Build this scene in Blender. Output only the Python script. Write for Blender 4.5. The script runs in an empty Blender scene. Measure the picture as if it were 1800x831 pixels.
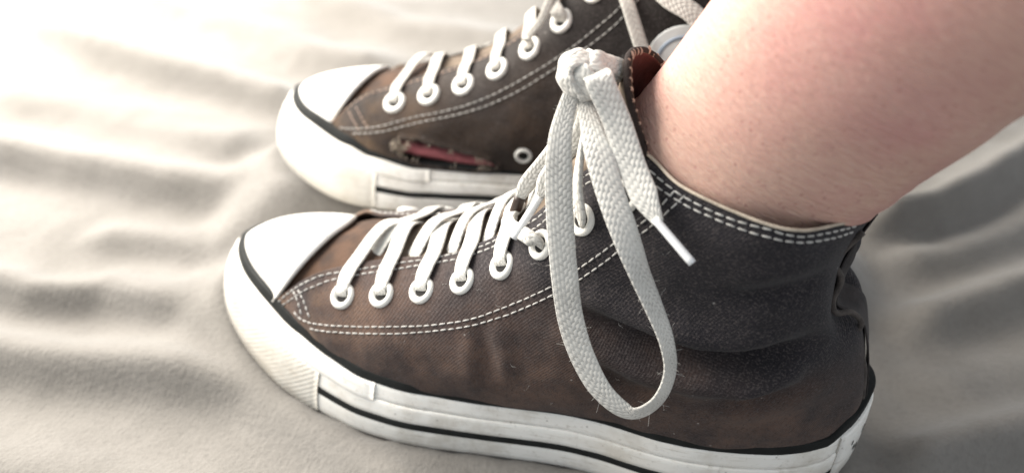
import bpy, bmesh, math, random
from mathutils import Vector, Matrix, noise
from mathutils.bvhtree import BVHTree
random.seed(7)
S = 0.01                      # all modelling numbers are centimetres
sc = bpy.context.scene
col = sc.collection

# ------------------------------------------------------------------ camera
cam_d = bpy.data.cameras.new('camera'); cam = bpy.data.objects.new('camera', cam_d); col.objects.link(cam)
sc.camera = cam
cam_d.sensor_width = 36; cam_d.lens = 28.03; cam_d.clip_start = 0.01; cam_d.clip_end = 20
Rc = Matrix(((0.944564, -0.217329, 0.246101), (0.327552, 0.572307, -0.751781), (0.022539, 0.790717, 0.611767)))
cam.matrix_world = Matrix.Translation(Vector((7.9571, -23.1718, 26.2073)) * S) @ Rc.to_4x4()
cam_d.dof.use_dof = True; cam_d.dof.focus_distance = 0.268; cam_d.dof.aperture_fstop = 5.6

# ------------------------------------------------------------------ light
world = bpy.data.worlds.new('World'); sc.world = world; world.use_nodes = True
bg = world.node_tree.nodes['Background']
bg.inputs['Color'].default_value = (0.90, 0.955, 1.0, 1); bg.inputs['Strength'].default_value = 0.64
def area(name, loc, target, sx, sy, power, colour):
    d = bpy.data.lights.new(name, 'AREA'); d.shape = 'RECTANGLE'; d.size = sx; d.size_y = sy; d.energy = power; d.color = colour
    o = bpy.data.objects.new(name, d); col.objects.link(o)
    o.location = Vector(loc) * S
    o.rotation_euler = ((Vector(target) - Vector(loc))).to_track_quat('-Z', 'Y').to_euler()
    return o
area('window_light', (-66, 17, 46), (-16, 2, 0), 1.0, 0.6, 30, (1.0, 0.935, 0.84))
sc.view_settings.view_transform = 'Standard'; sc.view_settings.look = 'None'
sc.view_settings.exposure = 0.3; sc.view_settings.gamma = 1.0

# ------------------------------------------------------------------ materials
def new_mat(name):
    m = bpy.data.materials.new(name); m.use_nodes = True
    nt = m.node_tree; b = nt.nodes['Principled BSDF']
    return m, nt, b
class NT:
    """tiny node helper"""
    def __init__(s, nt): s.nt = nt
    def n(s, typ, **kw):
        x = s.nt.nodes.new(typ)
        for k, v in kw.items(): setattr(x, k, v)
        return x
    def link(s, a, b): s.nt.links.new(a, b)
    def math(s, op, a, b=None, c=None, clamp=False):
        x = s.n('ShaderNodeMath', operation=op); x.use_clamp = clamp
        for i, v in enumerate((a, b, c)):
            if v is None: continue
            if isinstance(v, (int, float)): x.inputs[i].default_value = v
            else: s.link(v, x.inputs[i])
        return x.outputs[0]
    def noise(s, vec, scale, detail=3, rough=.55):
        x = s.n('ShaderNodeTexNoise'); x.inputs['Scale'].default_value = scale; x.inputs['Detail'].default_value = detail
        x.inputs['Roughness'].default_value = rough
        if vec is not None: s.link(vec, x.inputs['Vector'])
        return x.outputs['Fac']
    def ramp(s, fac, p0, p1):
        x = s.n('ShaderNodeMapRange'); x.clamp = True; x.interpolation_type = 'SMOOTHSTEP'
        x.inputs['From Min'].default_value = p0; x.inputs['From Max'].default_value = p1
        s.link(fac, x.inputs['Value']); return x.outputs['Result']
    def mix(s, fac, a, b, mode='MIX'):
        x = s.n('ShaderNodeMix', data_type='RGBA', blend_type=mode)
        for sock, v in ((x.inputs['Factor'], fac), (x.inputs[6], a), (x.inputs[7], b)):
            if isinstance(v, (int, float)): sock.default_value = v
            elif isinstance(v, tuple): sock.default_value = (*v, 1)
            else: s.link(v, sock)
        return x.outputs[2]
    def bump(s, h, strength, dist, normal=None):
        x = s.n('ShaderNodeBump'); x.inputs['Strength'].default_value = strength; x.inputs['Distance'].default_value = dist
        s.link(h, x.inputs['Height'])
        if normal is not None: s.link(normal, x.inputs['Normal'])
        return x.outputs['Normal']
    def obj(s): return s.n('ShaderNodeTexCoord').outputs['Object']
    def uv(s): return s.n('ShaderNodeTexCoord').outputs['UV']
    def sep(s, v):
        x = s.n('ShaderNodeSeparateXYZ'); s.link(v, x.inputs[0]); return x.outputs
    def scale(s, v, sx, sy, sz):
        x = s.n('ShaderNodeMapping'); x.inputs['Scale'].default_value = (sx, sy, sz); s.link(v, x.inputs[0]); return x.outputs[0]

def simple(name, colour, rough=.5, noise_amt=.12, nscale=120, bump=.0, spec=.5, colour2=None):
    m, nt, b = new_mat(name); h = NT(nt); o = h.obj()
    f = h.noise(o, nscale, 4)
    c2 = colour2 or tuple(c * (1 - 2 * noise_amt) for c in colour)
    h.link(h.mix(h.ramp(f, .35, .7), colour, c2), b.inputs['Base Color'])
    b.inputs['Roughness'].default_value = rough; b.inputs['Specular IOR Level'].default_value = spec
    if bump: h.link(h.bump(h.noise(o, nscale * 6, 3), bump, .0006), b.inputs['Normal'])
    return m

def canvas_mat(name, black, brown, tan, far=False):
    """faded black cotton canvas: brown where washed out, tan where most worn, woven relief"""
    m, nt, b = new_mat(name); h = NT(nt); o = h.obj(); x, y, z = h.sep(o)
    n1 = h.noise(o, 38, 5, .6); n2 = h.noise(o, 11, 3)
    # wear: strongest at the toe and along the rubber
    toe = h.ramp(h.math('ADD', x, h.math('MULTIPLY', h.math('SUBTRACT', n1, .5), .09)), .06 if not far else .10, .20 if not far else .24)
    low = h.ramp(h.math('ADD', z, h.math('MULTIPLY', h.math('SUBTRACT', n2, .5), .05)), .082, .046)
    toe2 = h.math('MULTIPLY', h.math('MULTIPLY', toe, .8), h.ramp(z, .095, .04))
    wear = h.math('MAXIMUM', h.math('MULTIPLY', low, .95), toe2)
    wear = h.math('MULTIPLY', wear, h.math('ADD', .22, h.math('MULTIPLY', h.ramp(h.noise(o, 27, 6, .7), .34, .68), .85)), clamp=True)
    c = h.mix(wear, black, brown)
    hot = h.math('MULTIPLY', h.ramp(x, .17, .215), h.ramp(n1, .42, .68))
    c = h.mix(h.math('MULTIPLY', hot, .85), c, tan)
    # blue-black cast patches and pale lint
    c = h.mix(h.math('MULTIPLY', h.ramp(h.noise(o, 24, 2), .55, .75), .35), c, tuple(v * 1.25 for v in (black[0] * .8, black[1], black[2] * 1.25)))
    mp = h.scale(o, 1, 1, 1)
    vor = h.n('ShaderNodeTexVoronoi'); vor.inputs['Scale'].default_value = 520; h.link(mp, vor.inputs['Vector'])
    speck = h.math('MULTIPLY', h.ramp(vor.outputs['Distance'], .20, .08), h.ramp(h.noise(o, 260, 2), .56, .7))
    c = h.mix(h.math('MULTIPLY', speck, .16), c, (.28, .26, .25))
    tw = h.noise(h.scale(o, 1.0, 1.0, 1.7), 1150, 2, .7); tw2 = h.noise(h.scale(o, 2.2, 1, 1.0), 820, 2, .6)
    c = h.mix(h.math('MULTIPLY', h.ramp(tw, .46, .70), .6), c, (.080, .068, .066))
    c = h.mix(h.math('MULTIPLY', h.ramp(tw2, .52, .7), .45), c, tuple(v * .35 for v in black))
    vor2 = h.n('ShaderNodeTexVoronoi'); vor2.inputs['Scale'].default_value = 95; h.link(o, vor2.inputs['Vector'])
    lint = h.math('MULTIPLY', h.ramp(vor2.outputs['Distance'], .05, .02), .4)
    c = h.mix(lint, c, (.42, .40, .38))
    h.link(c, b.inputs['Base Color'])
    b.inputs['Roughness'].default_value = .88; b.inputs['Specular IOR Level'].default_value = .25
    b.inputs['Sheen Weight'].default_value = .06; b.inputs['Sheen Roughness'].default_value = .5
    # weave
    w1 = h.n('ShaderNodeTexWave', bands_direction='DIAGONAL'); w1.inputs['Scale'].default_value = 560; w1.inputs['Distortion'].default_value = 2.5
    h.link(h.scale(o, 1, .35, .9), w1.inputs[0])
    w2 = h.n('ShaderNodeTexWave', bands_direction='Z'); w2.inputs['Scale'].default_value = 640; w2.inputs['Distortion'].default_value = 2.5
    h.link(o, w2.inputs[0])
    hh = h.math('ADD', h.math('ADD', w1.outputs['Fac'], w2.outputs['Fac']), h.math('MULTIPLY', h.noise(o, 90, 4), 2.2))
    h.link(h.bump(hh, .42, .0002), b.inputs['Normal'])
    return m

def rubber_mat(name, colour=(.75, .74, .71), dirt=(.40, .36, .30), rough=.5, tread=False):
    m, nt, b = new_mat(name); h = NT(nt); o = h.obj()
    d = h.math('MULTIPLY', h.ramp(h.noise(o, 45, 6, .65), .44, .72), .6)
    c = h.mix(d, colour, dirt)
    vor = h.n('ShaderNodeTexVoronoi'); vor.inputs['Scale'].default_value = 140; h.link(o, vor.inputs['Vector'])
    c = h.mix(h.math('MULTIPLY', h.ramp(vor.outputs['Distance'], .09, .03), .55), c, (.2, .18, .16))
    streak = h.ramp(h.noise(h.scale(h.uv(), .8, 9, 1), 1.0, 4, .6), .56, .72)
    c = h.mix(h.math('MULTIPLY', streak, .5), c, dirt)
    c = h.mix(h.math('MULTIPLY', h.ramp(h.noise(o, 14, 3), .45, .7), .35), c, (.60, .54, .44))
    c = h.mix(h.math('MULTIPLY', h.ramp(h.noise(o, 420, 3, .7), .56, .74), .35), c, (.30, .27, .23))
    h.link(c, b.inputs['Base Color']); b.inputs['Roughness'].default_value = rough
    b.inputs['Subsurface Weight'].default_value = .05; b.inputs['Subsurface Radius'].default_value = (.003, .002, .0015)
    hh = h.math('MULTIPLY', h.noise(o, 160, 4), .6)
    nrm = h.bump(hh, .25, .0006)
    if tread:
        u, v, _ = h.sep(h.uv())
        a1 = h.math('SINE', h.math('MULTIPLY', h.math('ADD', u, h.math('MULTIPLY', v, 1.3)), 21))
        a2 = h.math('SINE', h.math('MULTIPLY', h.math('SUBTRACT', u, h.math('MULTIPLY', v, 1.3)), 21))
        k = h.math('MULTIPLY', h.math('ADD', a1, a2), h.ramp(h.noise(o, 70, 4, .7), .30, .75))
        nrm = h.bump(h.math('ADD', k, h.math('MULTIPLY', h.noise(o, 260, 4, .7), 2.2)), .22, .0005, nrm)
    h.link(nrm, b.inputs['Normal'])
    return m

def lace_mat(name, colour=(.58, .568, .535)):
    """flat woven cotton lace: chevron braid in the ribbon's own length and width"""
    m, nt, b = new_mat(name); h = NT(nt); u, v, _ = h.sep(h.uv()); o = h.obj()
    wob = h.math('MULTIPLY', h.math('SUBTRACT', h.noise(o, 300, 2), .5), .10)
    colid = h.math('FLOOR', h.math('DIVIDE', u, .125))
    par = h.math('MULTIPLY', h.math('MODULO', h.math('ABSOLUTE', colid), 2.0), .5)
    a = h.math('ADD', h.math('ADD', h.math('DIVIDE', v, .26), h.math('MULTIPLY', h.math('ABSOLUTE', u), 1.9)), h.math('ADD', par, wob))
    fr = h.math('FRACT', a)
    hump = h.math('SINE', h.math('MULTIPLY', fr, math.pi))
    cf = h.math('FRACT', h.math('DIVIDE', u, .125))
    hump2 = h.math('MULTIPLY', hump, h.math('ADD', .55, h.math('MULTIPLY', h.math('SINE', h.math('MULTIPLY', cf, math.pi)), .45)))
    line = h.ramp(hump2, .30, .08)
    grime = h.ramp(h.noise(o, 50, 4), .42, .75)
    c = h.mix(h.math('MULTIPLY', grime, .6), colour, tuple(v_ * .66 for v_ in colour))
    c = h.mix(h.math('MULTIPLY', line, h.math('ADD', .12, h.math('MULTIPLY', h.ramp(h.noise(o, 130, 2), .42, .62), .36))), c, (.12, .115, .11))
    h.link(c, b.inputs['Base Color']); b.inputs['Roughness'].default_value = .9; b.inputs['Specular IOR Level'].default_value = .2
    b.inputs['Sheen Weight'].default_value = .2
    h.link(h.bump(h.math('ADD', hump2, h.math('MULTIPLY', h.noise(o, 900, 2), .5)), .7, .0004), b.inputs['Normal'])
    return m

def skin_mat():
    m, nt, b = new_mat('skin'); h = NT(nt); o = h.obj()
    n1 = h.noise(o, 22, 4, .6); n2 = h.noise(o, 60, 3)
    c = h.mix(h.ramp(n1, .40, .72), (.55, .355, .285), (.50, .265, .238))
    c = h.mix(h.math('MULTIPLY', h.ramp(n2, .5, .75), .4), c, (.57, .40, .325))
    for cx_, cy_, cz_, rad in ((.0787, -.034, .168, .034), (.112, -.038, .185, .04)):       # sunburnt patches on the shin and calf
        vd = h.n('ShaderNodeVectorMath', operation='DISTANCE'); h.link(o, vd.inputs[0]); vd.inputs[1].default_value = (cx_, cy_, cz_)
        dd = h.math('ADD', vd.outputs['Value'], h.math('MULTIPLY', h.math('SUBTRACT', h.noise(o, 75, 4, .65), .5), .03))
        c = h.mix(h.math('MULTIPLY', h.ramp(dd, rad, .004), .26), c, (.50, .21, .22))
    vor = h.n('ShaderNodeTexVoronoi'); vor.inputs['Scale'].default_value = 330; vor.inputs['Randomness'].default_value = 1.0; h.link(o, vor.inputs['Vector'])
    dot = h.math('MULTIPLY', h.ramp(vor.outputs['Distance'], .26, .06), h.ramp(h.noise(o, 70, 2), .30, .60))
    c = h.mix(h.math('MULTIPLY', dot, .62), c, (.32, .14, .125))
    h.link(c, b.inputs['Base Color'])
    b.inputs['Roughness'].default_value = .68; b.inputs['Specular IOR Level'].default_value = .22
    b.inputs['Subsurface Weight'].default_value = .12; b.inputs['Subsurface Radius'].default_value = (.010, .004, .002); b.inputs['Subsurface Scale'].default_value = .3
    # fine skin lines running round the leg (UV u = round, v = along)
    uvv = h.uv()
    l1 = h.noise(h.scale(uvv, 1.0, 6.5, 1), 1.3, 4, .65)
    l2 = h.noise(h.scale(uvv, 3.2, 12, 1), 1.0, 3)
    c = h.mix(h.math('MULTIPLY', h.ramp(l1, .40, .64), .42), c, (.44, .24, .205))
    c = h.mix(h.math('MULTIPLY', h.ramp(l2, .52, .72), .24), c, (.64, .47, .39))
    h.link(c, b.inputs['Base Color'])
    hh = h.math('ADD', h.math('ADD', l1, h.math('MULTIPLY', l2, .6)), h.math('MULTIPLY', dot, -.06))
    h.link(h.bump(hh, .8, .0007), b.inputs['Normal'])
    return m

def blanket_mat():
    m, nt, b = new_mat('blanket_fleece'); h = NT(nt); o = h.obj()
    n1 = h.noise(o, 7, 4); n2 = h.noise(o, 60, 4, .65); n3 = h.noise(o, 420, 3, .7)
    c = h.mix(h.ramp(n1, .35, .65), (.156, .147, .135), (.182, .172, .160))
    c = h.mix(h.math('MULTIPLY', h.ramp(n2, .4, .7), .35), c, (.128, .120, .110))
    c = h.mix(h.math('MULTIPLY', h.ramp(n3, .45, .75), .4), c, (.104, .098, .09))
    h.link(c, b.inputs['Base Color']); b.inputs['Roughness'].default_value = .8; b.inputs['Specular IOR Level'].default_value = .25
    b.inputs['Sheen Weight'].default_value = .3; b.inputs['Sheen Roughness'].default_value = .4; b.inputs['Sheen Tint'].default_value = (.95, .97, 1, 1)
    w = h.n('ShaderNodeTexWave', bands_direction='X'); w.inputs['Scale'].default_value = 130; w.inputs['Distortion'].default_value = 1.6
    w.inputs['Detail'].default_value = 2; h.link(o, w.inputs[0])
    hh = h.math('ADD', h.math('MULTIPLY', w.outputs['Fac'], .05), h.math('ADD', h.math('MULTIPLY', n3, 1.2), h.math('MULTIPLY', n2, .7)))
    h.link(h.bump(hh, .5, .0008), b.inputs['Normal'])
    return m

M = {}
M['canvas'] = canvas_mat('faded_canvas', (.013, .0115, .0145), (.115, .070, .052), (.19, .12, .078))
M['canvas_far'] = canvas_mat('faded_canvas_far', (.016, .013, .012), (.050, .032, .022), (.15, .095, .055), far=True)
M['canvas_vamp'] = simple('vamp_canvas', (.085, .05, .034), .9, .25, 90, .5, .2, (.045, .03, .024))
M['tongue_canvas'] = simple('tongue_canvas', (.16, .125, .095), .9, .25, 70, .5, .2, (.10, .075, .058))
M['tongue_dark'] = simple('tongue_dark_edge', (.03, .022, .02), .9, .2, 200, .6, .2)
M['tongue_inner'] = simple('tongue_inner', (.085, .024, .022), .9, .25, 60, .6, .2, (.045, .014, .013))
M['rubber'] = rubber_mat('white_rubber')
M['bumper'] = rubber_mat('bumper_rubber', (.50, .485, .45), (.32, .285, .24), .6, tread=True)
M['cap'] = rubber_mat('toe_cap_rubber', (.76, .76, .75), (.62, .59, .54), .42)
M['black_rubber'] = simple('black_rubber', (.012, .0135, .0135), .75, .2, 120, .3, .2)
M['eyelet'] = simple('eyelet_enamel', (.80, .79, .75), .32, .08, 200, .1)
M['hole'] = simple('eyelet_hole_shade', (.008, .007, .007), .9)  # near-black colour painted for the shade inside an eyelet
M['lace'] = lace_mat('lace_cotton')
M['lace_far'] = lace_mat('lace_cotton_far', (.55, .53, .49))
M['aglet'] = simple('aglet_plastic', (.82, .83, .84), .25, .05, 100)
M['aglet_dark'] = simple('aglet_dark', (.035, .02, .015), .45, .2, 200)
M['thread'] = simple('stitch_thread', (.44, .43, .41), .8, .15, 300, .3)
M['thread_tan'] = simple('stitch_thread_tan', (.40, .29, .23), .8, .2, 300, .3)
M['lining'] = simple('collar_lining', (.55, .47, .38), .9, .2, 150, .5)
M['heel_tape'] = simple('heel_tape', (.030, .024, .024), .85, .3, 150, .5)
M['heel_cord'] = simple('heel_cord', (.075, .062, .056), .85, .3, 300, .6)
M['sock'] = simple('red_inner_layer', (.40, .12, .135), .8, .2, 120, .5)
M['patch'] = simple('patch_rubber', (.55, .56, .56), .5, .1, 90, .1)
M['patch_blue'] = simple('patch_blue', (.30, .36, .44), .5, .1, 90, .1)
M['skin'] = skin_mat()
M['blanket'] = blanket_mat()

# ------------------------------------------------------------------ mesh helpers
DEFORM = [None]
def link_mesh(name, verts, faces, mat, parent=None, smooth=True, uvs=None, mats=None):
    if DEFORM[0]: verts = [DEFORM[0](v) for v in verts]
    me = bpy.data.meshes.new(name)
    me.from_pydata([(v[0] * S, v[1] * S, v[2] * S) for v in verts], [], faces)
    for mm in (mats or [mat]): me.materials.append(M[mm] if isinstance(mm, str) else mm)
    if uvs is not None:
        ul = me.uv_layers.new(name='UVMap')
        for lp in me.loops: ul.data[lp.index].uv = uvs[lp.vertex_index]
    if smooth: me.polygons.foreach_set('use_smooth', [True] * len(me.polygons))
    me.update()
    o = bpy.data.objects.new(name, me); col.objects.link(o)
    if parent is not None: o.parent = parent
    return o
def cr(p0, p1, p2, p3, t):
    return 0.5 * ((2 * p1) + (p2 - p0) * t + (2 * p0 - 5 * p1 + 4 * p2 - p3) * t * t + (3 * p1 - p0 - 3 * p2 + p3) * t ** 3)
def spline(pts, n, closed=False):
    """dense Catmull-Rom through pts, resampled to n points by arc length"""
    P = [Vector(p) for p in pts]; k = len(P); dense = []
    segs = k if closed else k - 1
    for i in range(segs):
        if closed: a, b, c, d = P[(i - 1) % k], P[i], P[(i + 1) % k], P[(i + 2) % k]
        else:
            a = P[i - 1] if i > 0 else 2 * P[0] - P[1]; b = P[i]; c = P[i + 1]
            d = P[i + 2] if i + 2 < k else 2 * P[-1] - P[-2]
        for j in range(16): dense.append(cr(a, b, c, d, j / 16))
    dense.append(P[0].copy() if closed else P[-1].copy())
    L = [0]
    for i in range(1, len(dense)): L.append(L[-1] + (dense[i] - dense[i - 1]).length)
    out = []; j = 0; m = n if closed else n - 1
    for i in range(n):
        s = L[-1] * i / m
        while j < len(L) - 2 and L[j + 1] < s: j += 1
        q = (s - L[j]) / max(1e-9, L[j + 1] - L[j]); out.append(dense[j].lerp(dense[j + 1], min(1, max(0, q))))
    return out
def through(pts, per):
    """Catmull-Rom through rows of points, 'per' samples per span (keeps control spacing)"""
    P = [Vector(p) for p in pts]; out = []
    for i in range(len(P) - 1):
        a = P[i - 1] if i > 0 else 2 * P[0] - P[1]; d = P[i + 2] if i + 2 < len(P) else 2 * P[-1] - P[-2]
        for j in range(per): out.append(cr(a, P[i], P[i + 1], d, j / per))
    out.append(P[-1]); return out
def grid_faces(nu, nv, flip=False, closed_u=False):
    F = []
    for i in range(nu if closed_u else nu - 1):
        for j in range(nv - 1):
            a, b = i * nv + j, ((i + 1) % nu) * nv + j
            F.append((a, a + 1, b + 1, b) if flip else (a, b, b + 1, a + 1))
    return F
def lerp_tab(tab, x):
    if x <= tab[0][0]: return tab[0][1]
    for (a, va), (b, vb) in zip(tab, tab[1:]):
        if x <= b:
            t = (x - a) / (b - a); t = t * t * (3 - 2 * t); return va + (vb - va) * t
    return tab[-1][1]
def tube(name, pts, r, mat, parent=None, seg=8, cap=True, rf=None):
    n = len(pts); V = []; prev = None
    for i, p in enumerate(pts):
        t = (pts[min(i + 1, n - 1)] - pts[max(i - 1, 0)]).normalized()
        if prev is None: prev = t.orthogonal().normalized()
        prev = (prev - t * prev.dot(t)).normalized(); b = t.cross(prev)
        rr = r if rf is None else r * rf(i / (n - 1))
        for k in range(seg):
            a = 2 * math.pi * k / seg; V.append(p + (prev * math.cos(a) + b * math.sin(a)) * rr)
    F = [(i * seg + k, i * seg + (k + 1) % seg, (i + 1) * seg + (k + 1) % seg, (i + 1) * seg + k) for i in range(n - 1) for k in range(seg)]
    if cap: F += [tuple(range(seg))[::-1], tuple((n - 1) * seg + k for k in range(seg))]
    return link_mesh(name, V, F, mat, parent)

# ------------------------------------------------------------------ shoe frame and shape tables (x heel->toe, y toward camera side, z up)
OUT_NEAR = ([(27.9, -.5), (27.5, .7), (26.5, 1.9), (25.3, 2.85), (24, 3.65), (22.2, 4.5), (20.4, 5.0), (18.6, 5.35), (17, 5.42), (15.3, 5.25), (12.8, 4.75),
             (10.1, 4.25), (8.4, 4.15), (6.5, 4.2), (4.7, 4.0), (2.65, 3.45), (1.2, 2.75), (.1, 1.7), (-.5, 0)],
            [(.1, -1.7), (1.2, -2.5), (3, -3.0), (5.5, -3.1), (9, -2.9), (12, -3.0), (15, -3.5), (18, -4.3), (20.5, -4.75), (22.5, -4.7), (24.5, -4.2), (26.2, -3.2), (27.4, -1.9)])
OUT_FAR = ([(27.45, -.2), (27.15, 1.0), (26.35, 2.3), (25.3, 3.3), (24, 4.1), (22.2, 4.8), (20.4, 5.0), (18.6, 4.9), (17, 4.6), (15.3, 4.25), (12.8, 3.75),
             (10.1, 3.3), (8.4, 3.2), (6.5, 3.2), (4.7, 3.2), (2.65, 2.9), (1.2, 2.4), (.1, 1.6), (-.5, 0)],
            [(.1, -1.7), (1.2, -2.6), (3, -3.3), (5.5, -3.8), (9, -4.0), (12, -4.5), (15, -5.0), (18, -5.2), (20.5, -4.8), (22.5, -4.4), (24.4, -3.6), (25.9, -2.6), (27.0, -1.5)])
INSET = [(-1, .0), (4, .05), (9, .12), (13, .25), (15.7, .45), (18, .6), (20, .75), (22, .95), (24, 1.0), (28, .9)]
ZTOP = [(-.5, 4.1), (.15, 3.7), (.8, 3.15), (3, 3.05), (9, 2.95), (13, 2.75), (18, 2.6), (22, 2.9), (25, 3.15), (28, 3.3)]
ZTOP_FAR = [(-.5, 4.1), (.15, 3.7), (.8, 3.15), (3, 3.05), (9, 2.7), (13, 2.15), (18, 2.15), (20.5, 2.5), (22, 2.8), (25, 3.15), (28, 3.3)]
def zbot(x): return 0.9 * max(0, (x - 20.5) / 7.5) ** 2
class Sole:
    N = 260
    def __init__(s, out, ztop=ZTOP):
        A, B = out; s.zt = ztop
        pts = [(x, y, 0) for x, y in A + B]
        s.p = spline(pts, s.N, closed=True)
        s.nrm = []
        for i in range(s.N):
            t = s.p[(i + 1) % s.N] - s.p[i - 1]; n = Vector((t.y, -t.x, 0)).normalized()
            c = Vector((14, 0, 0)) - s.p[i]
            s.nrm.append(n)
        if sum((s.p[i] - Vector((14, 0, 0))).dot(s.nrm[i]) for i in range(s.N)) < 0: s.nrm = [-n for n in s.nrm]
        s.L = [0]
        for i in range(1, s.N + 1): s.L.append(s.L[-1] + (s.p[i % s.N] - s.p[i - 1]).length)
        s.heel = max(range(s.N), key=lambda i: -s.p[i].x)
    def pos(s, i, h, off=0.0):
        i %= s.N; p = s.p[i]; x = p.x
        ins = lerp_tab(INSET, x)
        bulge = .10 * math.sin(math.pi * min(1, max(0, h)))
        q = p + s.nrm[i] * (off + bulge - ins * max(0, h) ** 1.25)
        zb = zbot(x); return Vector((q.x, q.y, zb + h * (lerp_tab(s.zt, x) - zb)))
    def index(s, x, side):
        """sample index whose top edge is nearest x on side A (+) or B (-)"""
        r = range(0, s.heel + 1) if side > 0 else range(s.heel, s.N)
        return min(r, key=lambda i: abs(s.pos(i, 1).x - x))
    def top_at(s, x, side, inset=.12):
        r = list(range(0, s.heel + 1)) if side > 0 else list(range(s.heel, s.N + 1))
        Q = [s.pos(i, 1, -inset) for i in r]
        for a, b in zip(Q, Q[1:]):
            if (a.x - x) * (b.x - x) <= 0 and abs(a.x - b.x) > 1e-6: return a.lerp(b, (x - a.x) / (b.x - a.x))
        return min(Q, key=lambda q: abs(q.x - x))
    def band(s, name, mat, parent, h0, h1, off, depth=.35, rng=None, cham=.06, wob=0):
        """rubber strip following the sole; rng = (i0,i1) sample range or None for a full ring; h0/h1 may be functions of x"""
        idx = list(range(s.N)) if rng is None else list(range(rng[0], rng[1] + 1))
        V = []; U = []; nv = 10
        for k, i in enumerate(idx):
            x = s.p[i % s.N].x; a = h0(x) if callable(h0) else h0; b = h1(x) if callable(h1) else h1
            hh = lerp_tab(s.zt, x) - zbot(x); c = cham / hh
            e = off
            if rng is not None:
                m = min(k, len(idx) - 1 - k)
                if m == 0: e = off - .04
            w = wob * noise.noise(Vector((i * .35, off * 7, h0 if not callable(h0) else 0)))
            prof = [(a + c * .2, e - depth), (a, e - cham), (a + c, e), (a + (b - a) * .3, e), (a + (b - a) * .5, e), (a + (b - a) * .7, e), (b - c, e), (b - c * .3, e - cham * .35), (b, e - cham * 1.2), (b - c * .2, e - depth)]
            for hq, oq in prof:
                V.append(s.pos(i, hq, oq + w)); U.append((s.L[i % s.N] + (s.L[s.N] if i >= s.N else 0), hq * hh))
        F = grid_faces(len(idx), nv, True, closed_u=rng is None)
        if rng is not None:
            F += [tuple(range(nv)), tuple((len(idx) - 1) * nv + j for j in range(nv))[::-1]]
        return link_mesh(name, V, F, mat, parent, uvs=U)

# columns of the side panel: (x on the rubber, points above it up to the top edge)
COLS = [(23.2, [(23.15, 2.75, 3.35)]),
        (21.7, [(21.6, 3.35, 3.6), (21.55, 2.95, 4.4), (21.5, 2.5, 4.9)]),
        (20.2, [(20.2, 4.05, 3.5), (20.25, 3.4, 4.5), (20.3, 2.7, 5.05), (20.3, 1.9, 5.36)]),
        (18.2, [(18.2, 4.5, 3.5), (18.2, 4.1, 4.5), (18.2, 3.0, 5.5), (18.2, 1.5, 6.1)]),
        (16.0, [(16, 4.75, 3.8), (16, 4.25, 5.0), (15.95, 3.0, 6.3), (15.8, 1.5, 7.0)]),
        (14.0, [(14, 4.75, 4), (14.1, 4.3, 5.5), (14.2, 3.1, 7.1), (14.3, 1.5, 8.0)]),
        (12.0, [(12, 4.65, 4.2), (12.1, 4.2, 6.2), (12.3, 3.1, 8.4), (12.5, 1.5, 9.56)]),
        (10.2, [(10.2, 4.5, 4.5), (10.3, 4.2, 7), (10.5, 3.4, 9.6), (10.65, 2.6, 11), (10.8, 1.6, 11.9)]),
        (8.4, [(8.4, 4.3, 5), (8.5, 4.1, 7.5), (8.7, 3.7, 10), (8.85, 3.1, 12), (9.0, 2.2, 13.5)]),
        (6.8, [(6.8, 4.3, 5), (6.9, 4.2, 7.5), (7.1, 4.0, 10), (7.3, 3.7, 12), (7.4, 3.2, 13.2)]),
        (5.0, [(5, 4.2, 5), (5, 4.2, 7.5), (5.1, 4.1, 10), (5.3, 4.1, 12), (5.3, 3.8, 13)]),
        (3.4, [(3.3, 3.8, 5), (3.4, 3.8, 7.5), (3.8, 3.7, 10), (4.0, 3.8, 12), (4.0, 3.6, 12.8)]),
        (1.5, [(1.5, 2.8, 5), (1.8, 2.8, 7.5), (2.6, 2.7, 10), (2.9, 2.7, 12), (2.9, 2.6, 12.6)]),
        (.1, [(.2, 1.45, 5), (.62, 1.4, 6.7), (1.1, 1.3, 7.9), (2.0, 1.3, 8.3), (2.2, 1.2, 9.5), (2.2, 1.2, 10.6), (1.85, 1., 12.1)]),
        (-.45, [(.02, 0, 5), (.45, 0, 6.5), (1.0, 0, 7.6), (1.9, 0, 8.0), (1.85, 0, 8.6), (2.2, 0, 9.3), (2.0, 0, 10.3), (1.6, 0, 11.8)])]
TOP = [c[1][-1] for c in COLS]
CAP_EDGE = [(23.15, 2.8, 3.2), (22.1, 1.8, 4.79), (21.5, .5, 5.42), (21.3, -.8, 5.3), (21.75, -2.1, 4.6), (22.9, -3.2, 3.2)]
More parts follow.
